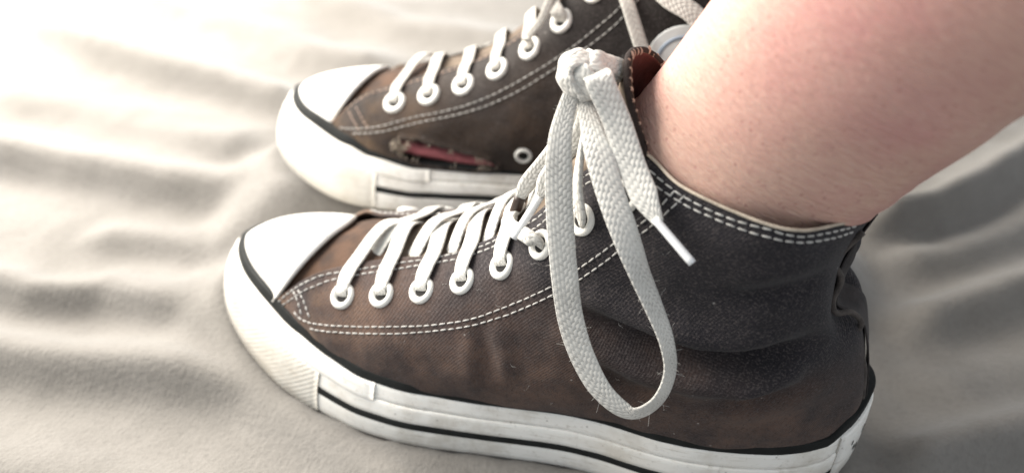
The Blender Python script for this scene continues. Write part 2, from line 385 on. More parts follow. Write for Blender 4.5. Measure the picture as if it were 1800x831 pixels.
TONGUE = [[(23.4, 2.6, 3.0), (22.4, 1.65, 4.55), (21.8, .4, 5.2), (21.65, -.7, 5.05), (22.1, -1.9, 4.35), (23.2, -2.9, 3.0)],
          [(21.3, 3.0, 3.4), (20.9, 2.0, 4.95), (20.4, .5, 5.62), (20.4, -.6, 5.55), (20.9, -2.1, 4.8), (21.3, -3.2, 3.4)],
          [(19, 3.2, 4.2), (18.8, 2.0, 5.55), (18.6, .5, 6.1), (18.6, -.5, 6.1), (18.8, -2, 5.55), (19, -3.2, 4.2)],
          [(16.6, 3.1, 5.0), (16.5, 2, 6.2), (16.4, .6, 6.75), (16.4, -.6, 6.75), (16.5, -2, 6.2), (16.6, -3.1, 5.0)],
          [(14.6, 3.0, 6.1), (14.6, 2, 7.25), (14.6, .6, 7.85), (14.6, -.6, 7.85), (14.6, -2, 7.25), (14.6, -3.0, 6.1)],
          [(12.6, 2.8, 7.9), (12.7, 2, 8.9), (12.8, .6, 9.4), (12.8, -.6, 9.4), (12.7, -2, 8.9), (12.6, -2.8, 7.9)],
          [(10.8, 2.6, 10.3), (11.0, 1.9, 10.9), (11.3, .6, 11.4), (11.3, -.6, 11.4), (11.0, -1.9, 10.9), (10.8, -2.6, 10.3)],
          [(8.7, 2.35, 12.5), (9.6, 1.8, 12.9), (10.25, .6, 13.2), (10.25, -.6, 13.1), (9.6, -1.8, 12.8), (8.7, -2.35, 12.4)],
          [(8.75, 2.35, 13.6), (9.45, 1.8, 14.3), (10.05, .6, 14.7), (10.0, -.6, 14.5), (9.5, -1.7, 14.1), (8.9, -2.2, 13.4)],
          [(9.2, 2.05, 14.45), (9.6, 1.6, 15.25), (9.85, .6, 15.7), (9.75, -.5, 15.5), (9.4, -1.4, 15.0), (9.0, -1.9, 14.4)]]
HEEL_CORD = [(2.0, 1.05, 11.6), (2.35, 1.15, 10.9), (2.5, 1.17, 10.33), (2.14, 1.12, 9.75), (2.2, 1.32, 9.01), (1.98, 1.32, 8.5), (1.5, 1.05, 8.45), (.98, .9, 7.95), (.95, 1.0, 7.32), (.55, .95, 6.65), (.2, .85, 5.84), (-.15, .7, 4.3)]
NV = 64; PER = 14
def side_panel(sole, side, ref, creases=()):
    rows = []
    for ci, (xb, pts) in enumerate(COLS):
        if side < 0 and ci in (11, 12, 13): pts = [(x - .8 * math.exp(-((z - 9.6) / 1.1) ** 2), y, z) for x, y, z in pts]
        b = sole.top_at(xb, side) ; rb = ref.top_at(xb, 1)
        b.z -= .25; k = len(pts); P = [b]
        z0 = pts[0][2]; z1 = pts[-1][2]
        for (x, y, z) in pts:
            w = 1 - min(1, max(0, (z - 3.0) / max(.5, z1 - 3.0)))
            P.append(Vector((x, side * (y + (abs(b.y) - rb.y) * w), z)))
        rows.append(spline(P, NV) if len(P) > 2 else [P[0].lerp(P[1], j / (NV - 1)) for j in range(NV)])
    cols = [through([r[j] for r in rows], PER) for j in range(NV)]
    nu = len(cols[0]); G = [[cols[j][i] for j in range(NV)] for i in range(nu)]
    for i in range(nu):
        for j in range(NV):
            p = G[i][j]; d = 0.0
            for line, depth, wid in creases:
                best = 9e9; t = 0; L = len(line) - 1
                for k in range(L):
                    a = Vector(line[k]); c = Vector(line[k + 1]); q = Vector((p.x, p.z)); ab = c - a
                    s_ = min(1, max(0, (q - a).dot(ab) / ab.length_squared)); r = (q - (a + ab * s_)); dd = r.length
                    if dd < best: best = dd; t = (k + s_) / L; sg = r.y
                env = min(1, 4 * t * (1 - t) + .12) * math.sqrt(max(0, math.sin(math.pi * min(1, max(0, t))) )) if True else 1
                d += -depth * env * math.exp(-(best / wid) ** 2) + depth * .65 * env * math.exp(-((best - 1.9 * wid) / (wid * 1.1)) ** 2)
            nz = (noise.noise(Vector((p.x * .55, p.z * .7, 3 * side))) * .10 + noise.noise(Vector((p.x * 1.6, p.z * 1.8, 9))) * .03)
            e = min(1, j / 8) * min(1, (NV - 1 - j) / 8)
            p.y += side * (d + nz) * e * min(1, (nu - 1 - i) / 14)
    return G

# ------------------------------------------------------------------ the two shoes' places in the world
FLIP = Matrix.Translation(Vector((14, 0, 0))) @ Matrix.Rotation(math.pi, 4, 'Z')       # shoe frame (cm) -> world (cm), near shoe
def rotvec(r):
    v = Vector(r); return Matrix.Rotation(v.length, 4, v.normalized()) if v.length > 1e-9 else Matrix.Identity(4)
FAR_POSE = Matrix.Translation(Vector((-2.9574, 10.7395, 2.3238))) @ rotvec((-.1417, -.0366, .1061))
W_NEAR = FLIP.copy(); W_FAR = FAR_POSE @ FLIP
def to_m(mw):
    m = mw.copy(); m.translation = m.translation * S; return m

def make_empty(name, mw, label, cat, group=None):
    o = bpy.data.objects.new(name, None); col.objects.link(o); o.matrix_world = to_m(mw)
    o.empty_display_size = .02; o['label'] = label; o['category'] = cat
    if group: o['group'] = group
    return o
def solid(o, th, off=-1, mo=0):
    m = o.modifiers.new('thickness', 'SOLIDIFY'); m.thickness = th * S; m.offset = off; m.material_offset = mo; m.use_rim = True
    return o

CREASES = [([(10.6, 8.1), (9.83, 7.87), (8.43, 7.65), (7.09, 7.55), (5.79, 7.6), (4.58, 7.8), (3.63, 8.1), (2.74, 8.5), (1.6, 8.4)], .85, .5),
           ([(5.8, 10.2), (5.1, 10.3), (3.9, 10.7), (2.99, 10.8), (2.2, 10.6)], .28, .4),
           ([(5.4, 6.0), (4.27, 6.1), (2.97, 6.6), (1.94, 7.4)], .22, .4),
           ([(13.6, 6.6), (13.0, 5.4), (12.8, 4.2)], .16, .35), ([(9.6, 6.4), (8.0, 5.6), (6.6, 5.4)], .16, .4)]

def make_shoe(name, label, mw, out, canvas, far=False):
    t = make_empty(name, mw, label, 'shoe', 'pair of worn canvas high-tops')
    s = Sole(out, ZTOP_FAR if far else ZTOP); ref = Sole(OUT_NEAR)
    N = s.N
    iA = s.index(20.0, 1); iB = s.index(20.0, -1) - N           # bumper from side B round the toe to side A
    wA = s.index(17.6, 1); wB = s.index(18.2, -1) - N
    # rubber
    V = [s.pos(i, .03, -.2) for i in range(N)]; V = [Vector((v.x, v.y, zbot(v.x) + .05)) for v in V]
    link_mesh('outsole', V + [Vector((14, 0, .05))], [(i, (i + 1) % N, N) for i in range(N)], 'rubber', t, False, uvs=[(v.x, v.y) for v in V] + [(14, 0)])
    s.band('sole_edge', 'rubber', t, .02, .39, .0, wob=.02)
    s.band('sole_stripe', 'black_rubber', t, .375, .485, .025, depth=.2, rng=(iA - 1, N + iB + 1), cham=.03, wob=.01)
    s.band('foxing', 'rubber', t, .47, .74, .0, wob=.02)
    s.band('foxing', 'rubber', t, .735, .985, -.05, wob=.02)
    s.band('toe_bumper', 'bumper', t, .03, .74, .10, rng=(iB, iA), depth=.3, cham=.09)
    s.band('toe_wrap', 'rubber', t, .70, .985, .06, rng=(wB, wA), depth=.25, cham=.07)
    s.band('edge_stripe', 'black_rubber', t, .985, (lambda x: 1.13 if x < 22 else 1.13), -.03, depth=.5, cham=.03, wob=.012)
    hl = s.band('heel_label', 'rubber', t, .30, .97, .07, rng=(s.heel - 9, s.heel + 9), depth=.2, cham=.06)
    # canvas
    G = side_panel(s, 1, ref, CREASES if not far else ())
    nu = len(G); V = [p for c in G for p in c]
    FA = grid_faces(nu, NV, False)
    qa = link_mesh('quarter_panel', V, FA, canvas, t)
    bv = BVHTree.FromPolygons([tuple(p) for p in V], FA)
    G2 = side_panel(s, -1, ref)
    V2 = [p for c in G2 for p in c]
    qb = link_mesh('quarter_panel', V2, grid_faces(nu, NV, True), canvas, t)
    bv2 = BVHTree.FromPolygons([tuple(p) for p in V2], grid_faces(nu, NV, True))
    solid(qa, .14); solid(qb, .14)
    # toe cap
    edge = spline(CAP_EDGE, 41); ca = s.index(23.2, 1); cb = s.index(23.0, -1) - N
    V = []; nb = 18
    for k in range(41):
        fi = ca + (cb - ca) * k / 40; i0 = math.floor(fi)
        p0 = s.pos(i0, 1.05, -.44).lerp(s.pos(i0 + 1, 1.05, -.44), fi - i0); p3 = edge[k].copy()
        d = (p3 - p0).length; w = min(1, d / 5)
        p1 = p0 + Vector((0, 0, .85 * w)) + Vector((p3.x - p0.x, p3.y - p0.y, 0)) * .10 ; hd = Vector((p0.x - p3.x, p0.y - p3.y, 0))
        p2 = p3 + hd * .42 + Vector((0, 0, -.22 * w))
        for j in range(nb):
            q = j / (nb - 1); a = 1 - q
            V.append(p0 * a ** 3 + p1 * 3 * a * a * q + p2 * 3 * a * q * q + p3 * q ** 3)
    cap = link_mesh('toe_cap', V, grid_faces(41, nb, False), 'cap', t, uvs=[(v.x, v.y) for v in V]); solid(cap, .16, -1)
    # vamp and tongue
    rows = [spline(r, 33) for r in TONGUE]
    cols = [through([r[j] for r in rows], 8) for j in range(33)]
    nl = len(cols[0]); k1 = 8 * 2 + 3
    def strip(nm, a, b, mats, off=0):
        V = [cols[j][i] for i in range(a, b) for j in range(33)]
        for p in V: p.z += .03 * noise.noise(p * 1.3)
        o = link_mesh(nm, V, grid_faces(b - a, 33, False), None, t, mats=mats); solid(o, .14, -1, 1 if len(mats) > 1 else 0); return o
    strip('vamp', 0, k1, ['canvas_vamp'])
    strip('tongue', k1 - 1, nl, ['tongue_canvas', 'tongue_inner'])
    # serged tongue edge
    per = [cols[0][i] for i in range(nl - 26, nl)] + [cols[j][nl - 1] for j in range(1, 32)] + [cols[32][i] for i in range(nl - 1, nl - 27, -1)]
    per = spline(per, 150)
    tube('tongue_edge', per, .13, 'tongue_dark', t)
    cen = Vector((6, 0, 13))
    V = []; F = []
    for i in range(2, 147, 3):
        p = per[i] + Vector((random.uniform(-.03, .03), random.uniform(-.03, .03), random.uniform(-.03, .03))); tg = (per[i + 1] - per[i - 1]).normalized(); rad = (p - Vector((6.5, 0, p.z))).normalized(); up = tg.cross(rad)
        add_stitch(V, F, p - rad * .10 - up * .10 , p - rad * .03 + up * random.uniform(.10, .18) + tg * random.uniform(.0, .12), .062, -rad)
    o = link_mesh('overlock_stitching', V, F, 'thread_tan', t); o['kind'] = 'stuff'
    # collar binding
    topA = [G[i][NV - 1] for i in range(PER * 8, nu)]; topB = [G2[i][NV - 1] for i in range(nu - 2, PER * 8 - 1, -1)]
    tube('collar_binding', [p + Vector((0, 0, .02)) for p in spline(topA + topB, 140)], .05, 'lining', t)
    # heel tape and its cord
    hc = [G[nu - 1][j] for j in range(NV)]
    V = []; F = []
    for j in range(NV):
        for k in range(-4, 5):
            q = G[nu - 1 - abs(k) * 2][j] if k >= 0 else G2[nu - 1 - abs(k) * 2][j]
            o_ = Vector((q.x - 4, q.y, 0)).normalized() * .07; V.append(q + o_)
    tube_r = .10
    ht = link_mesh('heel_tape', V, grid_faces(NV, 9, True), 'heel_tape', t); solid(ht, .06)
    if not far: tube('heel_cord', [p + Vector((-.06 + .16 * min(1, max(0, (8.2 - p.z) / .8)), .24 - .06 * min(1, max(0, (8.2 - p.z) / .8)), .05)) for p in spline(HEEL_CORD, 90)], .105, 'heel_cord', t)
    else: tube('heel_cord', [G[nu - 7][j] + Vector((-.10, .14, 0)) for j in range(4, NV)], .12, 'heel_cord', t)
    return dict(root=t, sole=s, bv=bv, bv2=bv2, G=G, G2=G2, cols=cols)

def add_stitch(V, F, a, b, r, n):
    """one raised thread from a to b on a surface with normal n"""
    t = (b - a); L = t.length
    if L < 1e-6: return
    t /= L; n = (n - t * n.dot(t)).normalized(); w = t.cross(n); base = len(V)
    for q, sx, hz in ((0, .45, .0), (.18, 1, .8), (.5, 1.05, 1.15), (.82, 1, .8), (1, .45, .0)):
        c = a + t * (L * q)
        V.extend([c - w * r * sx + n * (hz * r * .3 - .03), c - w * r * sx * .6 + n * (hz * r), c + w * r * sx * .6 + n * (hz * r), c + w * r * sx + n * (hz * r * .3 - .03)])
    for i in range(4):
        for k in range(3):
            p = base + i * 4 + k; F.append((p, p + 1, p + 5, p + 4))

NEAR = make_shoe('canvas_shoe', 'nearer worn black-brown high-top canvas shoe with a big lace loop hanging down its side', W_NEAR, OUT_NEAR, 'canvas')
def toe_lift(v):                                   # the far shoe's toe bends up a little more
    x = v[0]; return Vector((x, v[1], v[2] + (.75 * ((x - 20) / 7.5) ** 2 if x > 20 else 0)))
DEFORM[0] = toe_lift
FARS = make_shoe('canvas_shoe', 'farther brown high-top canvas shoe with a torn side showing red, behind the other', W_FAR, OUT_FAR, 'canvas_far', far=True)
DEFORM[0] = None

# ------------------------------------------------------------------ person: the bare legs, one mesh
LEG = [(-5.5, 2.2, 2.2, 1.2), (-4.5, 3.2, 2.7, .8), (-2.0, 3.6, 2.9, .35), (-.6, 3.75, 3.05, .2), (.6, 3.85, 3.2, .08), (3, 3.95, 3.4, .0), (6, 4.15, 3.65, -.1), (10, 4.6, 4.2, -.45), (15, 5.2, 4.9, -1.0), (21, 5.7, 5.4, -1.4), (27, 5.6, 5.3, -1.2), (33, 5.2, 5.0, -.8), (38, 5.3, 5.1, -.6)]
def leg(mw, V, F, U):
    base = len(V); ax = Vector((-.46, 0, .888)).normalized(); fx = Vector((ax.z, 0, -ax.x)); c0 = Vector((6.05, .05, 12.25)); seg = 72
    tab = [[(l[0], l[k]) for l in LEG] for k in range(4)]
    n = 150
    for i in range(n):
        s_ = -5.5 + 43.5 * i / (n - 1); rx, ry, sh = (lerp_tab(tab[k], s_) for k in (1, 2, 3))
        c = c0 + ax * s_ + fx * sh
        for k in range(seg):
            a = 2 * math.pi * k / seg; cx, sy = math.cos(a), math.sin(a)
            f = 1.0
            if cx < 0: f = 1 + .05 * cx * cx                       # tendon side
            # ankle bone
            p = c + fx * (rx * cx * f) + Vector((0, ry * sy * (1 - .08 * max(0, cx) ** 2), 0))
            p += Vector((0, 1 if sy > 0 else -1, 0)) * .12 * math.exp(-((s_ - .4) / 1.6) ** 2 - ((cx + .05) / .35) ** 2) * abs(sy)
            nn = (fx * cx + Vector((0, sy, 0)))
            p += nn * (.05 * noise.noise(p * .35))
            # soft skin folds just above the collar
            p += nn * (.05 * math.sin(s_ * 9.5 + 1.2 * noise.noise(Vector((cx * 2, sy * 2, 0))) + cx * 4) * math.exp(-((s_ - (.5 - cx * 1.6)) / 1.2) ** 2))
            V.append(mw @ p); U.append((a * 4.0, s_))
    for i in range(n - 1):
        for k in range(seg):
            a = base + i * seg + k; b = base + i * seg + (k + 1) % seg; F.append((a, b, b + seg, a + seg))
    F.append(tuple(base + k for k in range(seg))[::-1]); F.append(tuple(base + (n - 1) * seg + k for k in range(seg)))
V, F, U = [], [], []
leg(W_NEAR, V, F, U); leg(W_FAR, V, F, U)
person = link_mesh('person', V, F, 'skin', uvs=U)
person['label'] = 'bare lower leg of a person wearing the canvas high-tops'; person['category'] = 'person'

# ------------------------------------------------------------------ blanket
RIDGES = [  # world cm polyline, height, width on the window side, width on the camera side
    ([(-50, 21), (-38.7, 18.9), (-31, 17.6), (-24.3, 17.0), (-17, 16)], 1.9, 2.3, 1.1),
    ([(-46, 30), (-36, 28), (-24, 24.5), (-14, 25)], 1.3, 3.0, 1.6),
    ([(-34, 36), (-20, 32), (-6, 31)], 1.2, 3.0, 1.6),
    ([(-44, 5), (-34.2, 5.8), (-26.2, 6.4), (-19, 6.0), (-13, 8)], 1.9, 2.3, 1.0),
    ([(-44, 12), (-32, 12), (-24, 11), (-19, 11)], 1.0, 2.2, 1.4),
    ([(-28, -4.5), (-22.2, -3.6), (-19.3, -1.9), (-15, -1.6), (-11, -2.8)], 1.3, 1.6, .8),
    ([(-28, -9.5), (-20.8, -7.0), (-14.9, -5.2), (-9.2, -4.2), (-3, -6.2), (4, -9)], 1.4, 1.6, 1.1),
    ([(-24, 1.5), (-19, 2.2), (-15, 2.4)], .7, 1.4, .8),
    ([(-30, -15), (-16, -11.5), (-4, -10.5)], 1.0, 2.0, 1.8),
    ([(14.5, 15.5), (18.5, 19.0), (23, 25), (30, 34)], 2.5, 1.2, 1.1),
    ([(16, 13), (19.5, 15.5), (25, 22), (34, 31)], 1.0, 1.3, 1.2),
    ([(16.5, 7.8), (21, 12), (28, 19)], 1.6, 1.3, 1.1),
    ([(15.5, -1.0), (19, 1.6), (24, 5), (34, 10)], 1.6, 1.3, 1.0),
    ([(17, 4), (23, 8.5), (30, 13)], .6, 1.5, 1.5),
    ([(10, 34), (24, 44), (40, 52)], 1.5, 3, 2.5),
]
def in_foot(x, y, mw_inv, sole_pts):
    p = mw_inv @ Vector((x, y, 0)); d = 9e9
    A = sole_pts
    for a in A: d = min(d, (a[0] - p.x) ** 2 + (a[1] - p.y) ** 2)
    d = math.sqrt(d); inside = False; j = len(A) - 1
    for i in range(len(A)):
        if (A[i][1] > p.y) != (A[j][1] > p.y) and p.x < (A[j][0] - A[i][0]) * (p.y - A[i][1]) / (A[j][1] - A[i][1]) + A[i][0]: inside = not inside
        j = i
    return (-d if inside else d), p
FEET = [(W_NEAR.inverted(), [(p.x, p.y) for p in NEAR['sole'].p[::2]], W_NEAR), (W_FAR.inverted(), [(p.x, p.y) for p in FARS['sole'].p[::2]], W_FAR)]
def blanket_z(x, y):
    z = 0.0; q = Vector((x, y))
    wx = 1.3 * noise.noise(Vector((x * .07, y * .07, 1))); q += Vector((0, wx))
    for line, hgt, w1, w2 in RIDGES:
        best = 9e9
        for k in range(len(line) - 1):
            a = Vector(line[k]); b = Vector(line[k + 1]); ab = b - a
            t = (q - a).dot(ab) / ab.length_squared; tc = min(1, max(0, t)); r = q - (a + ab * tc)
            if r.length < abs(best):
                best = r.length * (1 if ab.cross(r) > 0 else -1); tt = (k + tc) / (len(line) - 1)
        w = w1 if best > 0 else w2
        e = min(1, tt * 6 + .0) * min(1, (1 - tt) * 6 + .0)
        z += hgt * e * math.exp(-(best / w) ** 2)
    z += .45 * noise.noise(Vector((x * .09, y * .12, 4))) + .16 * noise.noise(Vector((x * .22, y * .4, 8))) + .05 * noise.noise(Vector((x * .8, y * 1.1, 2)))
    z -= .25
    if -26 < x < 26 and -14 < y < 30:
        for inv, pts, mw in FEET[::-1]:                          # the far sole first, the near one pressed in last
            d, p = in_foot(x, y, inv, pts)
            zt = (mw @ Vector((p.x, p.y, min(.6, .6 * max(0, (p.x - 22) / 6) ** 2)))).z
            zt = zt if d < 0 else zt * max(0, 1 - d / 9)
            k = min(1, max(0, d / (2.6 + 1.9 * max(0, zt)))); k = k * k * (3 - 2 * k)
            z = z * k + (zt - .05 + (.30 * math.exp(-((d - .6) / .55) ** 2) if d > 0 else 0)) * (1 - k)
    return z
def axis(lo, hi, dlo, dhi, step):
    out = [lo]; 
    while out[-1] < hi:
        x = out[-1]; out.append(x + (step if dlo < x < dhi else step * 3))
    return out
XS = axis(-85, 75, -42, 34, .4); YS = axis(-45, 95, -16, 40, .4)
V = [(x, y, blanket_z(x, y)) for x in XS for y in YS]
blanket = link_mesh('blanket', V, grid_faces(len(XS), len(YS)), 'blanket'); blanket['kind'] = 'structure'

# ------------------------------------------------------------------ small parts: eyelets, stitching, laces
EYE = [(19.57, 3.09, 5.0), (17.85, 3.05, 5.59), (16.18, 2.94, 6.23), (14.58, 2.82, 7.1), (13.1, 2.67, 8.14), (11.71, 2.74, 9.51), (10.37, 2.82, 10.97), (9.1, 2.87, 12.23)]
def frame_at(p, n):
    n = n.normalized(); a = n.orthogonal().normalized(); return a, n.cross(a), n
def lathe(name, prof, p, n, mat, parent, seg=28):
    a, b, n = frame_at(p, n); V = []
    for r, z in prof:
        for k in range(seg):
            t = 2 * math.pi * k / seg; V.append(p + a * (r * math.cos(t)) + b * (r * math.sin(t)) + n * z)
    F = [(i * seg + k, i * seg + (k + 1) % seg, (i + 1) * seg + (k + 1) % seg, (i + 1) * seg + k) for i in range(len(prof) - 1) for k in range(seg)]
    return link_mesh(name, V, F, mat, parent)
def outward(n, side): return n if n.y * side > 0 or abs(n.y) < .2 and n.z > 0 else -n
def on_surf(D, p, side=1):
    q = D['bv' if side > 0 else 'bv2'].find_nearest(Vector(p)); return q[0].copy(), outward(q[1], side)
def eyelet(D, p, side, r=.54, hole=.25):
    q, n = on_surf(D, p, side); k = r / .5
    o = lathe('eyelet', [(r, -.06), (r, .03), (r * .92, .10), (r * .80, .135), (r * .66, .115), (hole + .05, .05), (hole + .01, .0), (hole, -.10)], q, n, 'eyelet', D['root'])
    lathe('hole', [(hole + .06, .012), (.0005, .012)], q, n, 'hole', o)  # no opening: a black disc painted as the eyelet's dark inside
    return q, n
def stitches(D, line, side=1, name='stitching', length=.26, gap=.07, r=.030, mat='thread', lift=.015):
    P = [on_surf(D, p, side)[0] for p in line]; L = sum((b - a).length for a, b in zip(P, P[1:]))
    n = max(2, int(L / (length + gap))); pts = spline(P, n * 2 + 1); V, F = [], []
    for i in range(n):
        a = pts[2 * i]; b = pts[2 * i + 1].lerp(pts[2 * i + 2], 1 - 2 * gap / (length + gap) if 2 * gap < length else .5)
        qa, na = on_surf(D, a, side); qb, nb = on_surf(D, b, side)
        j = Vector((random.uniform(-.012, .012), 0, random.uniform(-.012, .012)))
        add_stitch(V, F, qa + na * lift, qb + nb * lift + j, r, (na + nb).normalized())
    o = link_mesh(name, V, F, mat, D['root']); o['kind'] = 'stuff'; return o
def ribbon(name, pts, nrm, width, thick, mat, parent, wf=None, n=None, tf=None, wav=.02, crum=0):
    """flat woven lace through pts with its face along nrm; width may vary with wf(t)"""
    L = sum((Vector(b) - Vector(a)).length for a, b in zip(pts, pts[1:])); n = n or max(10, int(L / .16))
    P = spline(pts, n)
    cum = [0]
    for a, b in zip(pts, pts[1:]): cum.append(cum[-1] + (Vector(b) - Vector(a)).length)
    prof = [(-1, 0), (-.97, .6), (-.9, .95), (-.45, 1), (0, 1), (.45, 1), (.9, .95), (.97, .6), (1, 0), (.97, -.6), (.9, -.95), (.45, -1), (0, -1), (-.45, -1), (-.9, -.95), (-.97, -.6)]
    V, U = [], []; m = len(prof); acc = 0
    for i, p in enumerate(P):
        t = (P[min(i + 1, n - 1)] - P[max(i - 1, 0)]).normalized(); f = i / (n - 1); s_ = f * cum[-1]
        k = 0
        while k < len(cum) - 2 and cum[k + 1] < s_: k += 1
        q = min(1, max(0, (s_ - cum[k]) / max(1e-6, cum[k + 1] - cum[k]))); nn = Vector(nrm[k]).lerp(Vector(nrm[k + 1]), q)
        nn = (nn - t * nn.dot(t)).normalized(); w = t.cross(nn)
        hw = width * .5 * (wf(f) if wf else 1) * (1 + wav * noise.noise(p * 1.7)); th = thick * .5 * (tf(f) if tf else 1)
        if i: acc += (p - P[i - 1]).length
        cup = .05 * hw
        for a, b in prof:
            V.append(p + w * (a * hw) + nn * (b * th - cup * a * a)); U.append((a * width * .5, acc))
    F = [(i * m + k, i * m + (k + 1) % m, (i + 1) * m + (k + 1) % m, (i + 1) * m + k) for i in range(n - 1) for k in range(m)]
    F += [tuple(range(m))[::-1], tuple((n - 1) * m + k for k in range(m))]
    if crum: V = [v + noise.noise_vector(v * 2.3) * crum + noise.noise_vector(v * 6) * crum * .12 for v in V]
    return link_mesh(name, V, F, mat, parent, uvs=U)

def panel_edge(D, x, side):
    G = D['G' if side > 0 else 'G2']; E_ = [c[NV - 1] for c in G[:PER * 9]]
    return min(E_, key=lambda p: abs(p.x - x)).copy()
def tongue_bv(D):
    c = D['cols']; n = len(c[0]); V = [tuple(p) for r in c for p in r]
    return BVHTree.FromPolygons(V, [(j * n + i, (j + 1) * n + i, (j + 1) * n + i + 1, j * n + i + 1) for j in range(len(c) - 1) for i in range(n - 1)])
def tongue_top(D, x, y):
    h = D['tb'].ray_cast(Vector((x, y, 30)), Vector((0, 0, -1))); n = h[1] if h[1].z > 0 else -h[1]
    return h[0].copy(), n
def strand(D, i, side, level, mat, last=None):
    """lace from eyelet i on one side, over its panel edge, across the tongue and under the other panel"""
    q, n = on_surf(D, (EYE[i][0], EYE[i][1] * side, EYE[i][2]), side)
    e = panel_edge(D, EYE[i][0] + .12, side)
    e2 = panel_edge(D, last, -side)
    pc, nc = tongue_top(D, (e.x + e2.x) / 2, 0); pa, na = tongue_top(D, e.x * .75 + e2.x * .25, side * .85); pb, nb = tongue_top(D, e.x * .25 + e2.x * .75, -side * .85)
    m = q.lerp(e, .55); ms, mn = on_surf(D, m, side)
    up = Vector((.35, side * .25, 1)).normalized()
    lift = .16 + .17 * level
    pts = [q - n * .12 + (q - e).normalized() * .02, q + n * .17 + (e - q).normalized() * .12, ms + mn * .20, e + up * .13 + (pc - e) * .06, pc + nc * (lift + .16), e2 - Vector((0, -side * .15, .22)), e2 + Vector((0, -side * .6, -.5))]
    ns = [n, n, mn, (mn + up).normalized(), nc, nb, nb]
    return ribbon('lace_strand', pts, ns, .70 if D is NEAR else .60, .09, mat, D['root'], wf=lambda t: .60 + .40 * min(1, t * 6), n=56)

NEAR['tb'] = tongue_bv(NEAR); FARS['tb'] = tongue_bv(FARS)
for D in (NEAR, FARS):
    DEFORM[0] = toe_lift if D is FARS else None
    for side in (1, -1):
        for p in EYE: eyelet(D, (p[0], p[1] * side, p[2]), side, r=.54 if D is NEAR else .58)
    lm = 'lace' if D is NEAR else 'lace_far'
    for i in range(5):                                           # near-side strands rise steeply, the others slant over them
        strand(D, i, 1, 1 if i == 0 else 0, lm, EYE[1][0] + .35 if i == 0 else EYE[i][0] + .35)
    for i in range(1, 6 if D is NEAR else 1): strand(D, i, -1, 0 if i == 1 else 1, lm, EYE[i - 1][0] - .45)
DEFORM[0] = None

# seams of the near shoe
LOW1 = [(21.9, 3.3, 3.55), (21.45, 3.5, 3.5), (20.84, 3.73, 3.69), (19.79, 3.91, 4.06), (18.19, 4.0, 4.61), (16.71, 4.0, 5.12), (15.3, 3.98, 5.66), (13.78, 3.86, 6.38), (12.36, 3.65, 7.35), (11.18, 3.63, 8.41), (10.29, 3.5, 9.35), (9.44, 3.47, 10.39), (8.74, 3.34, 11.28), (8.06, 3.34, 12.17), (7.54, 3.18, 13.1)]
LOW2 = [(20.83, 3.81, 3.45), (19.73, 4.05, 3.86), (18.12, 4.17, 4.43), (16.64, 4.17, 4.94), (15.25, 4.11, 5.49), (13.73, 3.99, 6.18), (12.3, 3.8, 7.09), (11.13, 3.75, 8.12), (10.23, 3.61, 8.97), (9.38, 3.57, 10.02), (8.6, 3.46, 11.05), (7.85, 3.44, 12.09), (7.22, 3.3, 13.08)]
UP1 = [(22.96, 2.79, 3.32), (22.31, 2.73, 4.04), (21.44, 2.65, 4.8), (20.68, 2.29, 5.14), (19.14, 1.98, 5.65), (17.95, 1.78, 6.08), (16.53, 1.63, 6.63), (15.35, 1.59, 7.2), (14.17, 1.69, 7.99), (13.11, 1.6, 8.87), (12.25, 1.72, 9.69), (11.66, 1.77, 10.48), (11.08, 1.86, 11.25), (10.66, 1.79, 11.89), (9.4, 2.2, 13.1)]
UP2 = [(22.66, 2.91, 3.36), (21.89, 2.94, 4.13), (21.07, 2.83, 4.79), (20.42, 2.54, 5.09), (19.02, 2.21, 5.6), (17.83, 2.04, 6.03), (16.43, 1.86, 6.59), (15.24, 1.86, 7.16), (14.09, 1.89, 7.92), (13.02, 1.86, 8.78), (12.14, 2.05, 9.58), (11.51, 2.1, 10.41), (10.98, 2.17, 11.09), (10.53, 2.05, 11.79), (9.3, 2.45, 12.9)]
COL1 = [(8.75, 2.48, 13.28), (8.29, 2.8, 13.18), (7.51, 3.24, 13.01), (6.61, 3.57, 12.89), (5.6, 3.82, 12.84), (4.82, 3.84, 12.82), (4.0, 3.6, 12.62), (3.1, 2.8, 12.45), (2.3, 1.6, 12.1)]
COL2 = [(8.47, 2.83, 12.97), (7.94, 3.12, 12.89), (7.28, 3.42, 12.79), (6.57, 3.65, 12.73), (5.57, 3.88, 12.66), (4.79, 3.89, 12.6), (4.03, 3.63, 12.45), (3.26, 3.01, 12.28), (2.4, 1.6, 11.9)]
for ln in (LOW1, LOW2, UP1, UP2, COL1, COL2): stitches(NEAR, ln)
stitches(NEAR, [(22.1, 2.77, 4.18), (21.69, 3.12, 4.04), (21.35, 3.49, 3.65)], length=.2); stitches(NEAR, [(21.83, 2.81, 4.38), (21.38, 3.16, 4.23), (20.86, 3.65, 3.83)], length=.2)
for ln in (LOW1, UP1, COL1): stitches(NEAR, [(x, -y, z) for x, y, z in ln], -1)
